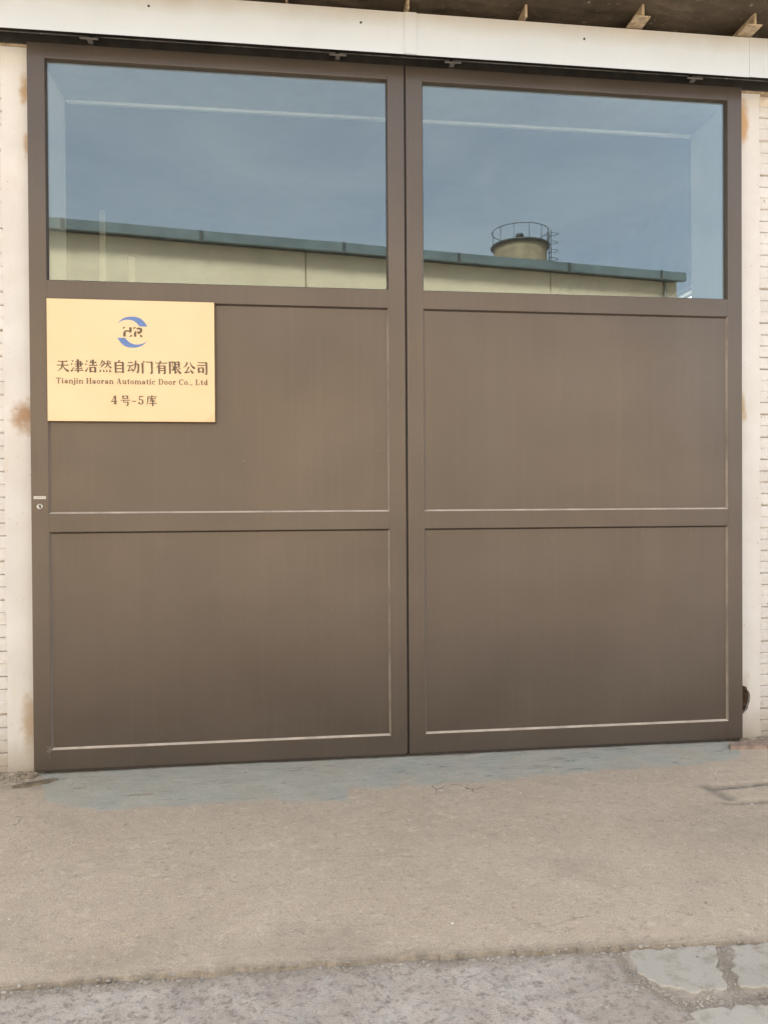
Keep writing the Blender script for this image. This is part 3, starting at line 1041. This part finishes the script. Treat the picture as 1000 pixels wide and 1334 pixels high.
CAN = empty('canopy', (0, 0, 3.94), 'stained concrete canopy slab on cream steel brackets above the track cover', 'canopy')
m = MB()
nx, ny = 120, 14
vs, fs = [], []
for j in range(ny + 1):
    for i in range(nx + 1):
        x, y = -8.5 + 17 * i / nx, -0.52 + 0.58 * j / ny
        vs.append((x, y, 3.956 + random.uniform(-.003, .003)))
fs = [(j * (nx + 1) + i, j * (nx + 1) + i + 1, (j + 1) * (nx + 1) + i + 1, (j + 1) * (nx + 1) + i) for j in range(ny) for i in range(nx)]
m.add(vs, fs)
m.box(-8.5, 8.5, -0.52, 0.0615, 3.961, 4.07)
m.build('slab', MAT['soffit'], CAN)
for i, x in enumerate((-2.40, -1.85, -1.22, -0.62, 0.0, 0.625, 1.235, 1.865, 2.48, 3.1)):
    yf = -0.207 if i > 5 else -0.135
    b = MB()
    if i > 5:
        b.bbox(x - .043, x + .043, yf, 0.055, 3.8945, 3.9005, .0015)
    b.bbox(x - .006, x + .006, yf - .004, 0.055, 3.900 if i > 5 else 3.893, 3.9585, .0015)
    b.build('bracket', MAT['bracket'], CAN)

# ------------------------------------------------------------------ the sign
SIGN = empty('company_sign', (-1.414, -0.011, 1.769), 'gold company sign with blue round logo and Chinese lettering fixed to the brown door', 'sign')
SX0, SX1, SZ0, SZ1 = -1.828, -1.0005, 1.769, 2.387
MB().bbox(SX0, SX1, -0.0195, 0.0128, SZ0, SZ1, .0008).build('edge', MAT['sign_edge'], SIGN)
MB().bbox(SX0 + .0015, SX1 - .0015, -0.0215, -0.0190, SZ0 + .0015, SZ1 - .0015, .0006).build('plate', MAT['gold'], SIGN)
SW, SH = SX1 - SX0, SZ1 - SZ0
FACE = -0.0216


class Ink:
    """flat raised print on the sign face; successive pieces sit a hair apart"""
    def __init__(self):
        self.mb, self.k = MB(), 0

    def y(self):
        self.k += 1
        return FACE - 0.0003 - 0.00003 * (self.k % 9)

    def poly(self, pts):
        y = self.y()
        n = len(pts)
        bm = bmesh.new()
        vs = [bm.verts.new((p[0], y, p[1])) for p in pts]
        f = bm.faces.new(vs)
        bmesh.ops.triangulate(bm, faces=[f])
        bm.verts.index_update()
        self.mb.add([v.co.copy() for v in bm.verts], [[v.index for v in f.verts] for f in bm.faces])
        bm.free()

    def strip(self, a, b):
        y = self.y()
        n = len(a)
        self.mb.add([(p[0], y, p[1]) for p in a] + [(p[0], y, p[1]) for p in b], [(i, i + 1, n + i + 1, n + i) for i in range(n - 1)])


def smooth_curve(pts, k=6):
    out = []
    n = len(pts)
    for i in range(n - 1):
        p0, p1, p2, p3 = pts[max(0, i - 1)], pts[i], pts[i + 1], pts[min(n - 1, i + 2)]
        for j in range(k):
            t = j / k
            out.append(tuple(0.5 * (2 * p1[d] + (p2[d] - p0[d]) * t + (2 * p0[d] - 5 * p1[d] + 4 * p2[d] - p3[d]) * t * t
                             + (3 * p1[d] - p0[d] - 3 * p2[d] + p3[d]) * t ** 3) for d in (0, 1)))
    out.append(pts[-1])
    return out


LC = (SX0 + 0.505 * SW, SZ1 - 0.262 * SH)
LS = 0.826 / 218 / 16.667


def lp(p):
    return (LC[0] + (p[0] - 522) * LS, LC[1] - (p[1] - 535) * LS)


blue = Ink()
up_out = smooth_curve([(200, 350), (265, 275), (350, 222), (440, 197), (520, 190), (610, 198), (690, 225), (775, 298), (850, 408)])
up_in = smooth_curve([(200, 350), (270, 302), (350, 272), (410, 264), (470, 266), (540, 285), (600, 322), (640, 362), (676, 408)])
blue.strip([lp(p) for p in up_out], [lp(p) for p in up_in])
blue.strip([lp((1040 - x, 1076 - y)) for x, y in up_out], [lp((1040 - x, 1076 - y)) for x, y in up_in])
blue.mb.build('logo_ring', MAT['ink_blue'], SIGN)
mono = Ink()
for poly in ([(316, 425), (374, 425), (316, 482)],
             [(322, 640), (322, 545), (366, 497), (452, 497), (452, 430), (508, 430), (508, 524), (458, 572), (458, 532), (376, 532), (376, 640)],
             [(448, 640), (508, 580), (508, 640)],
             [(546, 425), (604, 425), (546, 482)],
             [(552, 640), (552, 548), (600, 497), (600, 532), (606, 532), (606, 640)],
             [(676, 612), (712, 582), (742, 650), (706, 650)]):
    mono.poly([lp(p) for p in poly])
bo = smooth_curve([(622, 434), (680, 434), (722, 448), (738, 486), (728, 528), (694, 560), (650, 586)])
bi = smooth_curve([(606, 474), (650, 474), (676, 480), (684, 494), (676, 510), (655, 520), (606, 524)])
mono.strip([lp(p) for p in bo], [lp(p) for p in bi])
mono.mb.build('monogram', MAT['ink_brown'], SIGN)


# --- serif roman letters built from stems, hairlines and bowls
class Serif:
    ST, HR, SF = 0.215, 0.085, 0.085

    def __init__(self, ink, x, z, h, sx):
        self.i, self.x, self.z, self.h, self.sx = ink, x, z, h, sx

    def P(self, x, y):
        return (self.x + x * self.sx, self.z + y * self.h)

    def rect(self, x0, y0, x1, y1):
        self.i.poly([self.P(x0, y0), self.P(x1, y0), self.P(x1, y1), self.P(x0, y1)])

    def stem(self, x, y0, y1, lo=True, hi='b'):
        s, h, f = self.ST, self.HR, self.SF
        self.rect(x, y0, x + s, y1)
        if lo:
            self.rect(x - f, y0, x + s + f, y0 + h)
        if hi == 'b':
            self.rect(x - f, y1 - h, x + s + f, y1)
        elif hi == 'l':
            self.rect(x - f, y1 - h, x + s, y1)

    def bowl(self, cx, cy, rx, ry, a0=0, a1=360):
        n = 26
        o, q = [], []
        for k in range(n + 1):
            t = rad(a0 + (a1 - a0) * k / n)
            o.append(self.P(cx + rx * math.cos(t), cy + ry * math.sin(t)))
            q.append(self.P(cx + (rx - self.ST * .95) * math.cos(t), cy + (ry - self.HR * 1.05) * math.sin(t)))
        self.i.strip(o, q)

    def line(self, x0, y0, x1, y1, w):
        self.i.poly([self.P(x0 - w / 2, y0), self.P(x0 + w / 2, y0), self.P(x1 + w / 2, y1), self.P(x1 - w / 2, y1)])

    def dot(self, cx, cy, r):
        self.i.poly([self.P(cx + r * math.cos(k * .524), cy + r * math.sin(k * .524)) for k in range(12)])

    def glyph(self, c):
        x = .66
        S, H, F = self.ST, self.HR, self.SF
        if c == 'T':
            self.stem(.36, 0, 1, True, ''); self.rect(0.02, 1 - H, .885, 1); self.rect(.02, .70, .02 + H, 1); self.rect(.885 - H, .70, .885, 1); return .93
        if c == 'i':
            self.stem(F, 0, x, True, 'l'); self.dot(F + S / 2, .87, .115); return .40
        if c == 'j':
            self.rect(.12, -.14, .12 + S, x); self.rect(.03, x - H, .12, x); self.bowl(.06, -.12, .25, .16, 180, 360); self.dot(.12 + S / 2, .87, .115); return .38
        if c in 'nmhr':
            self.stem(F, 0, 1.0 if c == 'h' else x, True, 'l')
            if c == 'r':
                self.bowl(F + S + .20, x - .24, .26, .24, 95, 180); self.dot(F + S + .26, x - .13, .10); return .60
            for k in range(2 if c == 'm' else 1):
                bx = F + S + k * .44
                self.bowl(bx + .17, x - .26, .27, .26, 0, 150)
                self.stem(bx + .255, 0, x - .24, True, '')
            return .80 if c != 'm' else 1.24
        if c == 'u':
            self.stem(F, .2, x, False, 'l'); self.bowl(F + .27, .26, .27, .26, 180, 330); self.stem(F + .44, 0, x, False, 'l'); self.rect(F + .44 + S, 0, F + .44 + S + F, H); return .82
        if c == 'a':
            self.rect(.42, .04, .42 + S, .46); self.bowl(.37, .44, .235, .22, 0, 165); self.dot(.15, .47, .09); self.bowl(.29, .19, .25, .19); self.rect(.44 + S - .03, 0, .72, H); return .73
        if c in 'oc':
            self.bowl(.36, x / 2, .33, x / 2 + .01, *((0, 360) if c == 'o' else (48, 318)))
            if c == 'c': self.dot(.56, .50, .10)
            return .72 if c == 'o' else .68
        if c == 't':
            self.rect(.13, .12, .13 + S, .86); self.rect(0, x - H, .45, x); self.bowl(.32, .16, .19, .17, 180, 340); return .50
        if c == 'd':
            self.stem(.50, 0, 1, False, 'l'); self.bowl(.34, x / 2, .31, x / 2 + .01); self.rect(.5 + S, 0, .5 + S + F, H); return .82
        if c == 'A':
            self.line(.10, 0, .46, 1, .08); self.line(.76, 0, .46, 1, .22); self.rect(.24, .28, .66, .28 + H); self.rect(0, 0, .28, H); self.rect(.56, 0, .98, H); return .98
        if c == 'H':
            self.stem(F, 0, 1); self.stem(.68, 0, 1); self.rect(F + S, .47, .68, .47 + H); return 1.0
        if c == 'D':
            self.stem(F, 0, 1); self.bowl(.42, .5, .50, .5, -90, 90); self.rect(F + S, 0, .43, H); self.rect(F + S, 1 - H, .43, 1); return .97
        if c == 'C':
            self.bowl(.47, .5, .44, .52, 40, 320); self.rect(.80, .62, .80 + H, 1.0); return .92
        if c == 'L':
            self.stem(F, 0, 1); self.rect(F + S, 0, .80, H); self.rect(.80 - H, 0, .80, .36); return .87
        if c == '.':
            self.dot(.16, .09, .105); return .34
        if c == ',':
            self.dot(.16, .09, .105); self.line(.12, -.18, .21, .06, .09); return .36
        if c == '4':
            self.rect(.40, 0, .40 + S * 1.1, 1); self.rect(.0, .26, .76, .26 + H * 1.4); self.line(.05, .28, .46, 1, .10); self.rect(.28, 0, .72, H); return .82
        if c == '5':
            self.rect(.12, .5, .12 + H * 1.4, 1); self.rect(.12, .88, .66, 1); self.bowl(.36, .31, .34, .32, -150, 140); self.dot(.13, .17, .12); return .80
        if c == '-':
            self.rect(.10, .32, .62, .42); return .72
        return .38

    def text(self, s, gap=.085):
        adv = 0
        x0 = self.x
        for ch in s:
            self.x = x0 + adv * self.sx
            adv += self.glyph(ch) + gap
        self.x = x0
        return adv - gap


class Null:
    def poly(self, p): pass
    def strip(self, a, b): pass


LATIN = 'Tianjin Haoran Automatic Door Co., Ltd'
total = Serif(Null(), 0, 0, 1, 1).text(LATIN)
ink = Ink()
Serif(ink, SX0 + .052 * SW, SZ1 - .692 * SH, 0.0290, (.905 * SW) / total).text(LATIN)
ink.mb.build('latin_lettering', MAT['ink_brown'], SIGN)
ink = Ink()
ZN = SZ1 - .858 * SH
for ch, u in (('4', .374), ('-', .492), ('5', .534)):
    ink = Ink()
    Serif(ink, SX0 + u * SW, ZN, 0.044, 0.042 if ch == '-' else 0.040).text(ch)
    ink.mb.build('unit_digit', MAT['ink_brown'], SIGN)


# --- Chinese characters in a printed serif face: thin horizontals, heavy uprights, tapered sweeps (100-unit grid)
def water():
    return [('s', (10, 93, 2), (22, 82, 12)), ('s', (3, 67, 2), (15, 57, 12)), ('s', (6, 3, 12), (14, 14, 9), (30, 42, 1))]


HAN = {
    '天': [('h', 12, 82, 86), ('h', 6, 52, 94), ('s', (50, 82, 11), (48, 52, 11), (38, 26, 8), (8, 2, 1)), ('s', (53, 50, 3), (65, 26, 8), (90, 7, 14), (99, 6, 2))],
    '津': water() + [('h', 38, 80, 84), ('h', 32, 62, 98), ('h', 38, 45, 84), ('v', 80, 80, 45), ('h', 36, 28, 91), ('h', 30, 12, 98), ('v', 59, 98, -6)],
    '浩': water() + [('s', (50, 92, 9), (46, 78, 6), (36, 66, 1)), ('h', 44, 76, 91), ('h', 32, 54, 98), ('v', 66, 97, 54), ('v', 45, 38, -5), ('h', 45, 37, 84), ('v', 83, 38, -5), ('h', 45, 5, 82)],
    '然': [('s', (28, 97, 9), (22, 78, 6), (4, 52, 1)), ('h', 24, 82, 46), ('s', (46, 82, 9), (36, 58, 7), (6, 32, 1)), ('s', (22, 72, 2), (32, 62, 7)), ('s', (14, 61, 2), (24, 50, 7)),
          ('h', 50, 68, 95), ('s', (70, 95, 10), (68, 66, 9), (58, 44, 6), (40, 32, 1)), ('s', (72, 66, 3), (80, 48, 7), (95, 37, 12), (99, 36, 2)), ('s', (80, 91, 2), (91, 80, 10)),
          ('s', (17, 22, 3), (8, 2, 12)), ('s', (34, 22, 2), (40, 3, 12)), ('s', (56, 22, 2), (64, 3, 12)), ('s', (78, 24, 2), (92, 3, 14))],
    '自': [('s', (52, 99, 10), (46, 88, 7), (40, 80, 1)), ('v', 22, 81, -6), ('h', 22, 80, 80), ('v', 79, 81, -6), ('h', 22, 56, 79, 0), ('h', 22, 31, 79, 0), ('h', 22, 4, 79, 0)],
    '动': [('h', 8, 80, 45), ('h', 2, 56, 50), ('s', (26, 54, 9), (20, 36, 7), (10, 18, 4)), ('s', (6, 14, 9), (26, 19, 6), (46, 26, 1)), ('s', (36, 38, 2), (47, 13, 12)),
          ('h', 50, 68, 90), ('s', (90, 70, 11), (89, 24, 11), (84, 1, 9), (70, 11, 1)), ('s', (68, 97, 10), (67, 66, 10), (62, 34, 8), (44, -2, 1))],
    '门': [('s', (14, 97, 2), (28, 84, 13)), ('v', 14, 78, -7), ('h', 38, 86, 86), ('v', 86, 87, 4), ('s', (86, 8, 11), (83, -4, 9), (67, 5, 1))],
    '有': [('h', 5, 80, 96), ('s', (45, 99, 10), (36, 72, 8), (5, 36, 1)), ('v', 33, 57, -7), ('h', 33, 57, 79), ('v', 79, 58, 2), ('s', (79, 5, 11), (75, -5, 8), (61, 3, 1)), ('h', 33, 38, 79, 0), ('h', 33, 20, 79, 0)],
    '限': [('v', 10, 92, -7), ('h', 10, 90, 36), ('s', (37, 91, 9), (24, 64, 2)), ('s', (24, 64, 2), (38, 48, 9), (37, 32, 10), (30, 25, 8), (20, 32, 1)), ('v', 51, 91, 2), ('h', 51, 90, 81), ('v', 81, 91, 50),
          ('h', 51, 70, 81, 0), ('h', 51, 50, 81, 0), ('s', (47, -2, 12), (58, 6, 8), (71, 17, 1)), ('s', (90, 43, 9), (80, 34, 6), (66, 26, 1)), ('s', (61, 50, 3), (70, 25, 8), (91, 3, 14), (99, 4, 2))],
    '公': [('s', (36, 91, 12), (28, 66, 9), (3, 42, 1)), ('s', (58, 93, 3), (71, 62, 9), (93, 43, 14), (99, 42, 2)), ('s', (50, 55, 10), (38, 28, 7), (22, 10, 4)), ('s', (15, 6, 11), (48, 11, 7), (76, 18, 1)), ('s', (62, 36, 2), (82, 0, 15))],
    '司': [('h', 12, 88, 82), ('v', 82, 89, 6), ('s', (82, 10, 11), (79, -5, 9), (61, 5, 1)), ('h', 7, 66, 68), ('v', 20, 47, 4), ('h', 20, 46, 55), ('v', 55, 47, 4), ('h', 20, 14, 55, 0)],
    '号': [('v', 28, 93, 60), ('h', 28, 91, 72), ('v', 72, 92, 60), ('h', 28, 66, 72, 0), ('h', 3, 48, 97), ('s', (38, 48, 7), (30, 28, 7)), ('h', 28, 28, 76), ('s', (77, 30, 11), (75, 8, 11), (69, -5, 9), (50, 3, 1))],
    '库': [('s', (46, 100, 2), (57, 88, 12)), ('h', 14, 84, 96), ('s', (16, 85, 10), (14, 44, 9), (2, -3, 1)), ('h', 28, 66, 90), ('s', (52, 80, 9), (42, 50, 7), (34, 42, 4)), ('h', 34, 42, 86), ('h', 22, 20, 97), ('v', 61, 57, -8)],
}


def han(name, chars, u0, pitch, vc, size, wx=1.0):
    for i, ch in enumerate(chars):
        ink = Ink()
        X0 = SX0 + u0 * SW + pitch * i - size * wx / 2
        Z0 = SZ1 - vc * SH - size * .47

        def P(x, y):
            return (X0 + x * size * wx / 100, Z0 + y * size / 100)
        for st in HAN[ch]:
            if st[0] == 'h':
                x0, y, x1 = st[1:4]
                ink.poly([P(x0, y - 4), P(x1, y - 4), P(x1, y + 4), P(x0, y + 4)])
                if len(st) == 4:
                    ink.poly([P(x1 - 15, y), P(x1 + 2, y - 3.2), P(x1 - 4, y + 10)])
            elif st[0] == 'v':
                x, y1, y0 = st[1:4]
                ink.poly([P(x - 7, y0), P(x + 7, y0 + 2), P(x + 7, y1), P(x - 10, y1 + 4), P(x - 7, y1 - 5)])
            else:
                cs = smooth_curve([(a, b) for a, b, _ in st[1:]], 5)
                ws = smooth_curve([(w, 0) for _, _, w in st[1:]], 5)
                l, q = [], []
                for k, (x, y) in enumerate(cs):
                    a, b = cs[max(0, k - 1)], cs[min(len(cs) - 1, k + 1)]
                    d = math.hypot(b[0] - a[0], b[1] - a[1])
                    nx_, ny_ = -(b[1] - a[1]) / d, (b[0] - a[0]) / d
                    w = max(.5, ws[k][0]) * .66
                    l.append(P(x + nx_ * w, y + ny_ * w))
                    q.append(P(x - nx_ * w, y - ny_ * w))
                ink.strip(l, q)
        ink.mb.build(name, MAT['ink_brown'], SIGN)


han('chinese_character', '天津浩然自动门有限公司', .0915, .0690, .548, .0635)
han('chinese_character', '号', .459, .06, .825, .050)
han('chinese_character', '库', .616, .06, .825, .053)

# ------------------------------------------------------------------ loose things on the ground
m = MB()
pts = [(-1.965, -.165), (-1.93, -.125), (-1.80, -.075), (-1.775, -.085), (-1.81, -.120), (-1.90, -.155)]
pz = ground_z(-1.87, -.12)
m.prism(pts, 'z', pz - .004, pz + .011)
m.build('wood_offcut', MAT['wood'], label='weathered grey wood offcut lying by the lock side corner of the door', cat='wood')
m = MB()
pts = rough_outline([(1.775, -.112), (1.99, -.125), (2.35, -.135), (2.38, -.03), (2.05, -.018), (1.93, -.035), (1.80, -.060)], .03, .004, 9)
pz = ground_z(1.95, -.08)
m.prism(pts, 'z', pz - .004, pz + .018)
m.build('cement_board', MAT['board'], label='thin pinkish board lying at the foot of the wall beside the broken hole', cat='board')


def scatter(name, mat, n, fn, rmin, rmax, seed, **kw):
    m = MB()
    rr = random.Random(seed)
    for i in range(n):
        x, y = fn(rr)
        r = rmin + (rmax - rmin) * rr.random() ** 3
        m.blob((x, y, ground_z(x, y) + r * .18), r, seed * 1000 + i, .6)
    return m.build(name, mat, kind='stuff', **kw)


def on_edge(rr):
    x = rr.uniform(-2.0, 1.5)
    return x, float(apron_edge(np.array([x]))[0]) - abs(rr.gauss(0, .018)) + .004


scatter('edge_grit', MAT['pebble'], 900, on_edge, .002, .009, 1, label='loose grit lying along the broken apron edge', cat='grit')
scatter('apron_grit', MAT['pebble'], 420, lambda rr: (rr.uniform(-2.2, 2.3), rr.uniform(-1.69, -.06)), .0012, .0048, 2, label='small grit strewn over the concrete apron', cat='grit')
scatter('yard_grit', MAT['pebble'], 520, lambda rr: (rr.uniform(-1.7, 1.2), rr.uniform(-2.25, -1.76)), .0015, .006, 3, label='small grit strewn over the old grey pavement', cat='grit')
TRENCH = [(0.39, -1.74, 0.39, -1.88), (0.39, -1.88, 0.49, -2.01), (0.49, -2.01, 1.2, -2.02), (0.735, -1.75, 0.65, -1.99)]


def in_trench(rr):
    a = rr.choice(TRENCH + TRENCH[2:3] * 2)
    t = rr.random()
    return a[0] + (a[2] - a[0]) * t + rr.gauss(0, .016), a[1] + (a[3] - a[1]) * t + rr.gauss(0, .014)


scatter('joint_grit', MAT['pebble'], 900, in_trench, .0015, .0065, 7, label='loose grit filling the joints between the smooth concrete slabs', cat='grit')
scatter('white_chips', MAT['white_chip'], 30, lambda rr: (rr.uniform(-1.8, 1.8), rr.uniform(-1.7, -.1)), .002, .0055, 4, label='tiny white chips of plaster on the apron', cat='chips')


def corner(s):
    def f(rr):
        return s * (1.90 + abs(rr.gauss(0, .16))), .045 - abs(rr.gauss(0, .055))
    return f


scatter('rubble_heap', MAT['rubble'], 420, corner(-1), .003, .014, 5, label='crumbled mortar rubble at the wall foot on the lock side', cat='rubble')
scatter('rubble_heap', MAT['rubble'], 420, corner(1), .003, .014, 6, label='crumbled mortar rubble at the wall foot below the broken hole', cat='rubble')
m = MB()
rr = random.Random(8)
for i in range(90):
    s = rr.choice((-1, 1))
    x, y = s * (1.90 + abs(rr.gauss(0, .09))), -.02 + rr.uniform(-.07, .05)
    z = ground_z(x, y) + .006
    a = rr.uniform(0, 6.28)
    l = rr.uniform(.02, .06)
    m.tube((x, y, z), (x + l * math.cos(a), y + l * .5 * math.sin(a), z + rr.uniform(0, .02)), .0009, 4, caps=False)
m.build('dry_straw', MAT['straw'], kind='stuff', label='dry straw and dust gathered at the door corners', cat='straw')

# ------------------------------------------------------------------ across the yard (seen mirrored in the glass)
YG = 0.0225


def mir(x, yv):
    return x, 2 * YG - yv


# eave line in plan, found from the mirror image
ang = rad(8.5)
P0 = Vector((-4.60, 9.52))
DV = Vector((math.cos(ang), math.sin(ang)))
NV = Vector((-DV.y, DV.x))
WEND = 12.27          # metres from P0 to the wall's end


def opp(s, d):
    """s along the opposite front, d back from it -> world x,y"""
    q = P0 + DV * s + NV * d
    return mir(q.x, q.y)


OPP = empty('opposite_warehouse', (*opp(WEND / 2, 0), -0.215), 'long beige warehouse with teal gutter across the yard mirrored in the door glass', 'building')


def obox(s0, s1, d0, d1, z0, z1, mb=None):
    mb = mb or MB()
    c = [opp(s0, d0), opp(s1, d0), opp(s1, d1), opp(s0, d1)]
    vs = [(x, y, z0) for x, y in c] + [(x, y, z1) for x, y in c]
    mb.add(vs, [(0, 1, 2, 3), (7, 6, 5, 4), (0, 4, 5, 1), (1, 5, 6, 2), (2, 6, 7, 3), (3, 7, 4, 0)])
    return mb


EZ = 6.0
joints = [-18, -12.5, -7.0, -1.2, 4.36, 9.32, WEND]
obox(-18, WEND, .03, 14, -.215, 5.95).build('core', MAT['beige'], OPP)
for a, b in zip(joints[:-1], joints[1:]):
    obox(a + .012, b - .012, -.01, .028, -.215, EZ - .01).build('wall_panel', MAT['beige'], OPP)
obox(-18.2, WEND + .05, -.20, 14.2, EZ + .02, EZ + .06).build('roof_deck', MAT['roof_sheet'], OPP)
g = obox(-18.2, WEND + .06, -.24, -.14, EZ - .025, EZ + .145).build('gutter', MAT['teal'], OPP)
for s in (-16, -12, -8, -4, 0.2, 2.45, 5.0, 7.25, 9.6, 11.7):
    obox(s, s + .05, -.255, -.2405, EZ - .06, EZ + .147).build('gutter_bracket', MAT['tank_metal'], g)
p = opp(11.95, -.06)
MB().tube((p[0], p[1], -.2), (p[0], p[1], EZ - .04), .035, 10).build('downpipe', MAT['pipe'], OPP)
for (s0, s1, z0, z1) in ((-9.6, -7.6, 1.0, 2.9), (-4.2, -1.8, -.2, 3.4), (1.0, 3.2, 1.0, 2.9), (6.2, 8.6, -.2, 3.4)):
    wd = obox(s0, s1, -.035, -.011, z0, z1).build('shutter', MAT['roof_sheet'], OPP)

# water tank
TX, TYV, TZ = 13.81, 42.67, 17.30
tx, ty = mir(TX, TYV)
TANK = empty('water_tank', (tx, ty, -.215), 'round weathered concrete water tank with railing rising behind the beige warehouse', 'water tank')
c = (tx, ty, TZ)
MB().lathe(c, [(1.64, -6.0), (1.64, 0.0), (1.64, .03)], 48).build('drum', MAT['tank'], TANK)
MB().lathe(c, [(1.62, -.02), (1.82, .03), (1.84, .08), (1.82, .13), (1.60, .17), (.02, .40)], 48).build('rim', MAT['tank_metal'], TANK)
m = MB()
m.lathe(c, [(1.2, -17.515), (1.2, -6.0), (1.58, -5.9)], 32)
m.build('shaft', MAT['tank'], TANK)
NP = 12
pts = [(tx + 1.74 * math.cos(2 * math.pi * i / 48), ty + 1.74 * math.sin(2 * math.pi * i / 48)) for i in range(49)]
rl = MB().path([(x, y, TZ + 1.02) for x, y in pts], .026, 6).build('top_rail', MAT['tank_metal'], TANK)
for i in range(NP):
    x, y = pts[i * 4]
    MB().tube((x, y, TZ + .15), (x, y, TZ + 1.02), .020, 6).build('railing_post', MAT['tank_metal'], TANK)
MB().lathe((tx - .05, ty, TZ + .36), [(.12, 0), (.10, .32), (.26, .44), (.22, .56), (.01, .62)], 16).build('vent', MAT['tank_metal'], TANK)
# caged ladder on the side
lx, ly = tx + 1.90, ty + .1
lad = MB()
for dy in (-.2, .2):
    lad.tube((lx, ly + dy, TZ - 8), (lx, ly + dy, TZ + 1.15), .032, 6)
for k in range(30):
    z = TZ - 8 + .3 * k
    lad.tube((lx, ly - .2, z), (lx, ly + .2, z), .014, 5)
lad = lad.build('ladder', MAT['tank_metal'], TANK)
for k in range(9):
    z = TZ + .95 - .52 * k
    hp = [(lx + .55 * math.sin(math.pi * j / 10), ly - .30 * math.cos(math.pi * j / 10), z) for j in range(11)]
    MB().path(hp, .020, 5).build('cage_hoop', MAT['tank_metal'], lad)
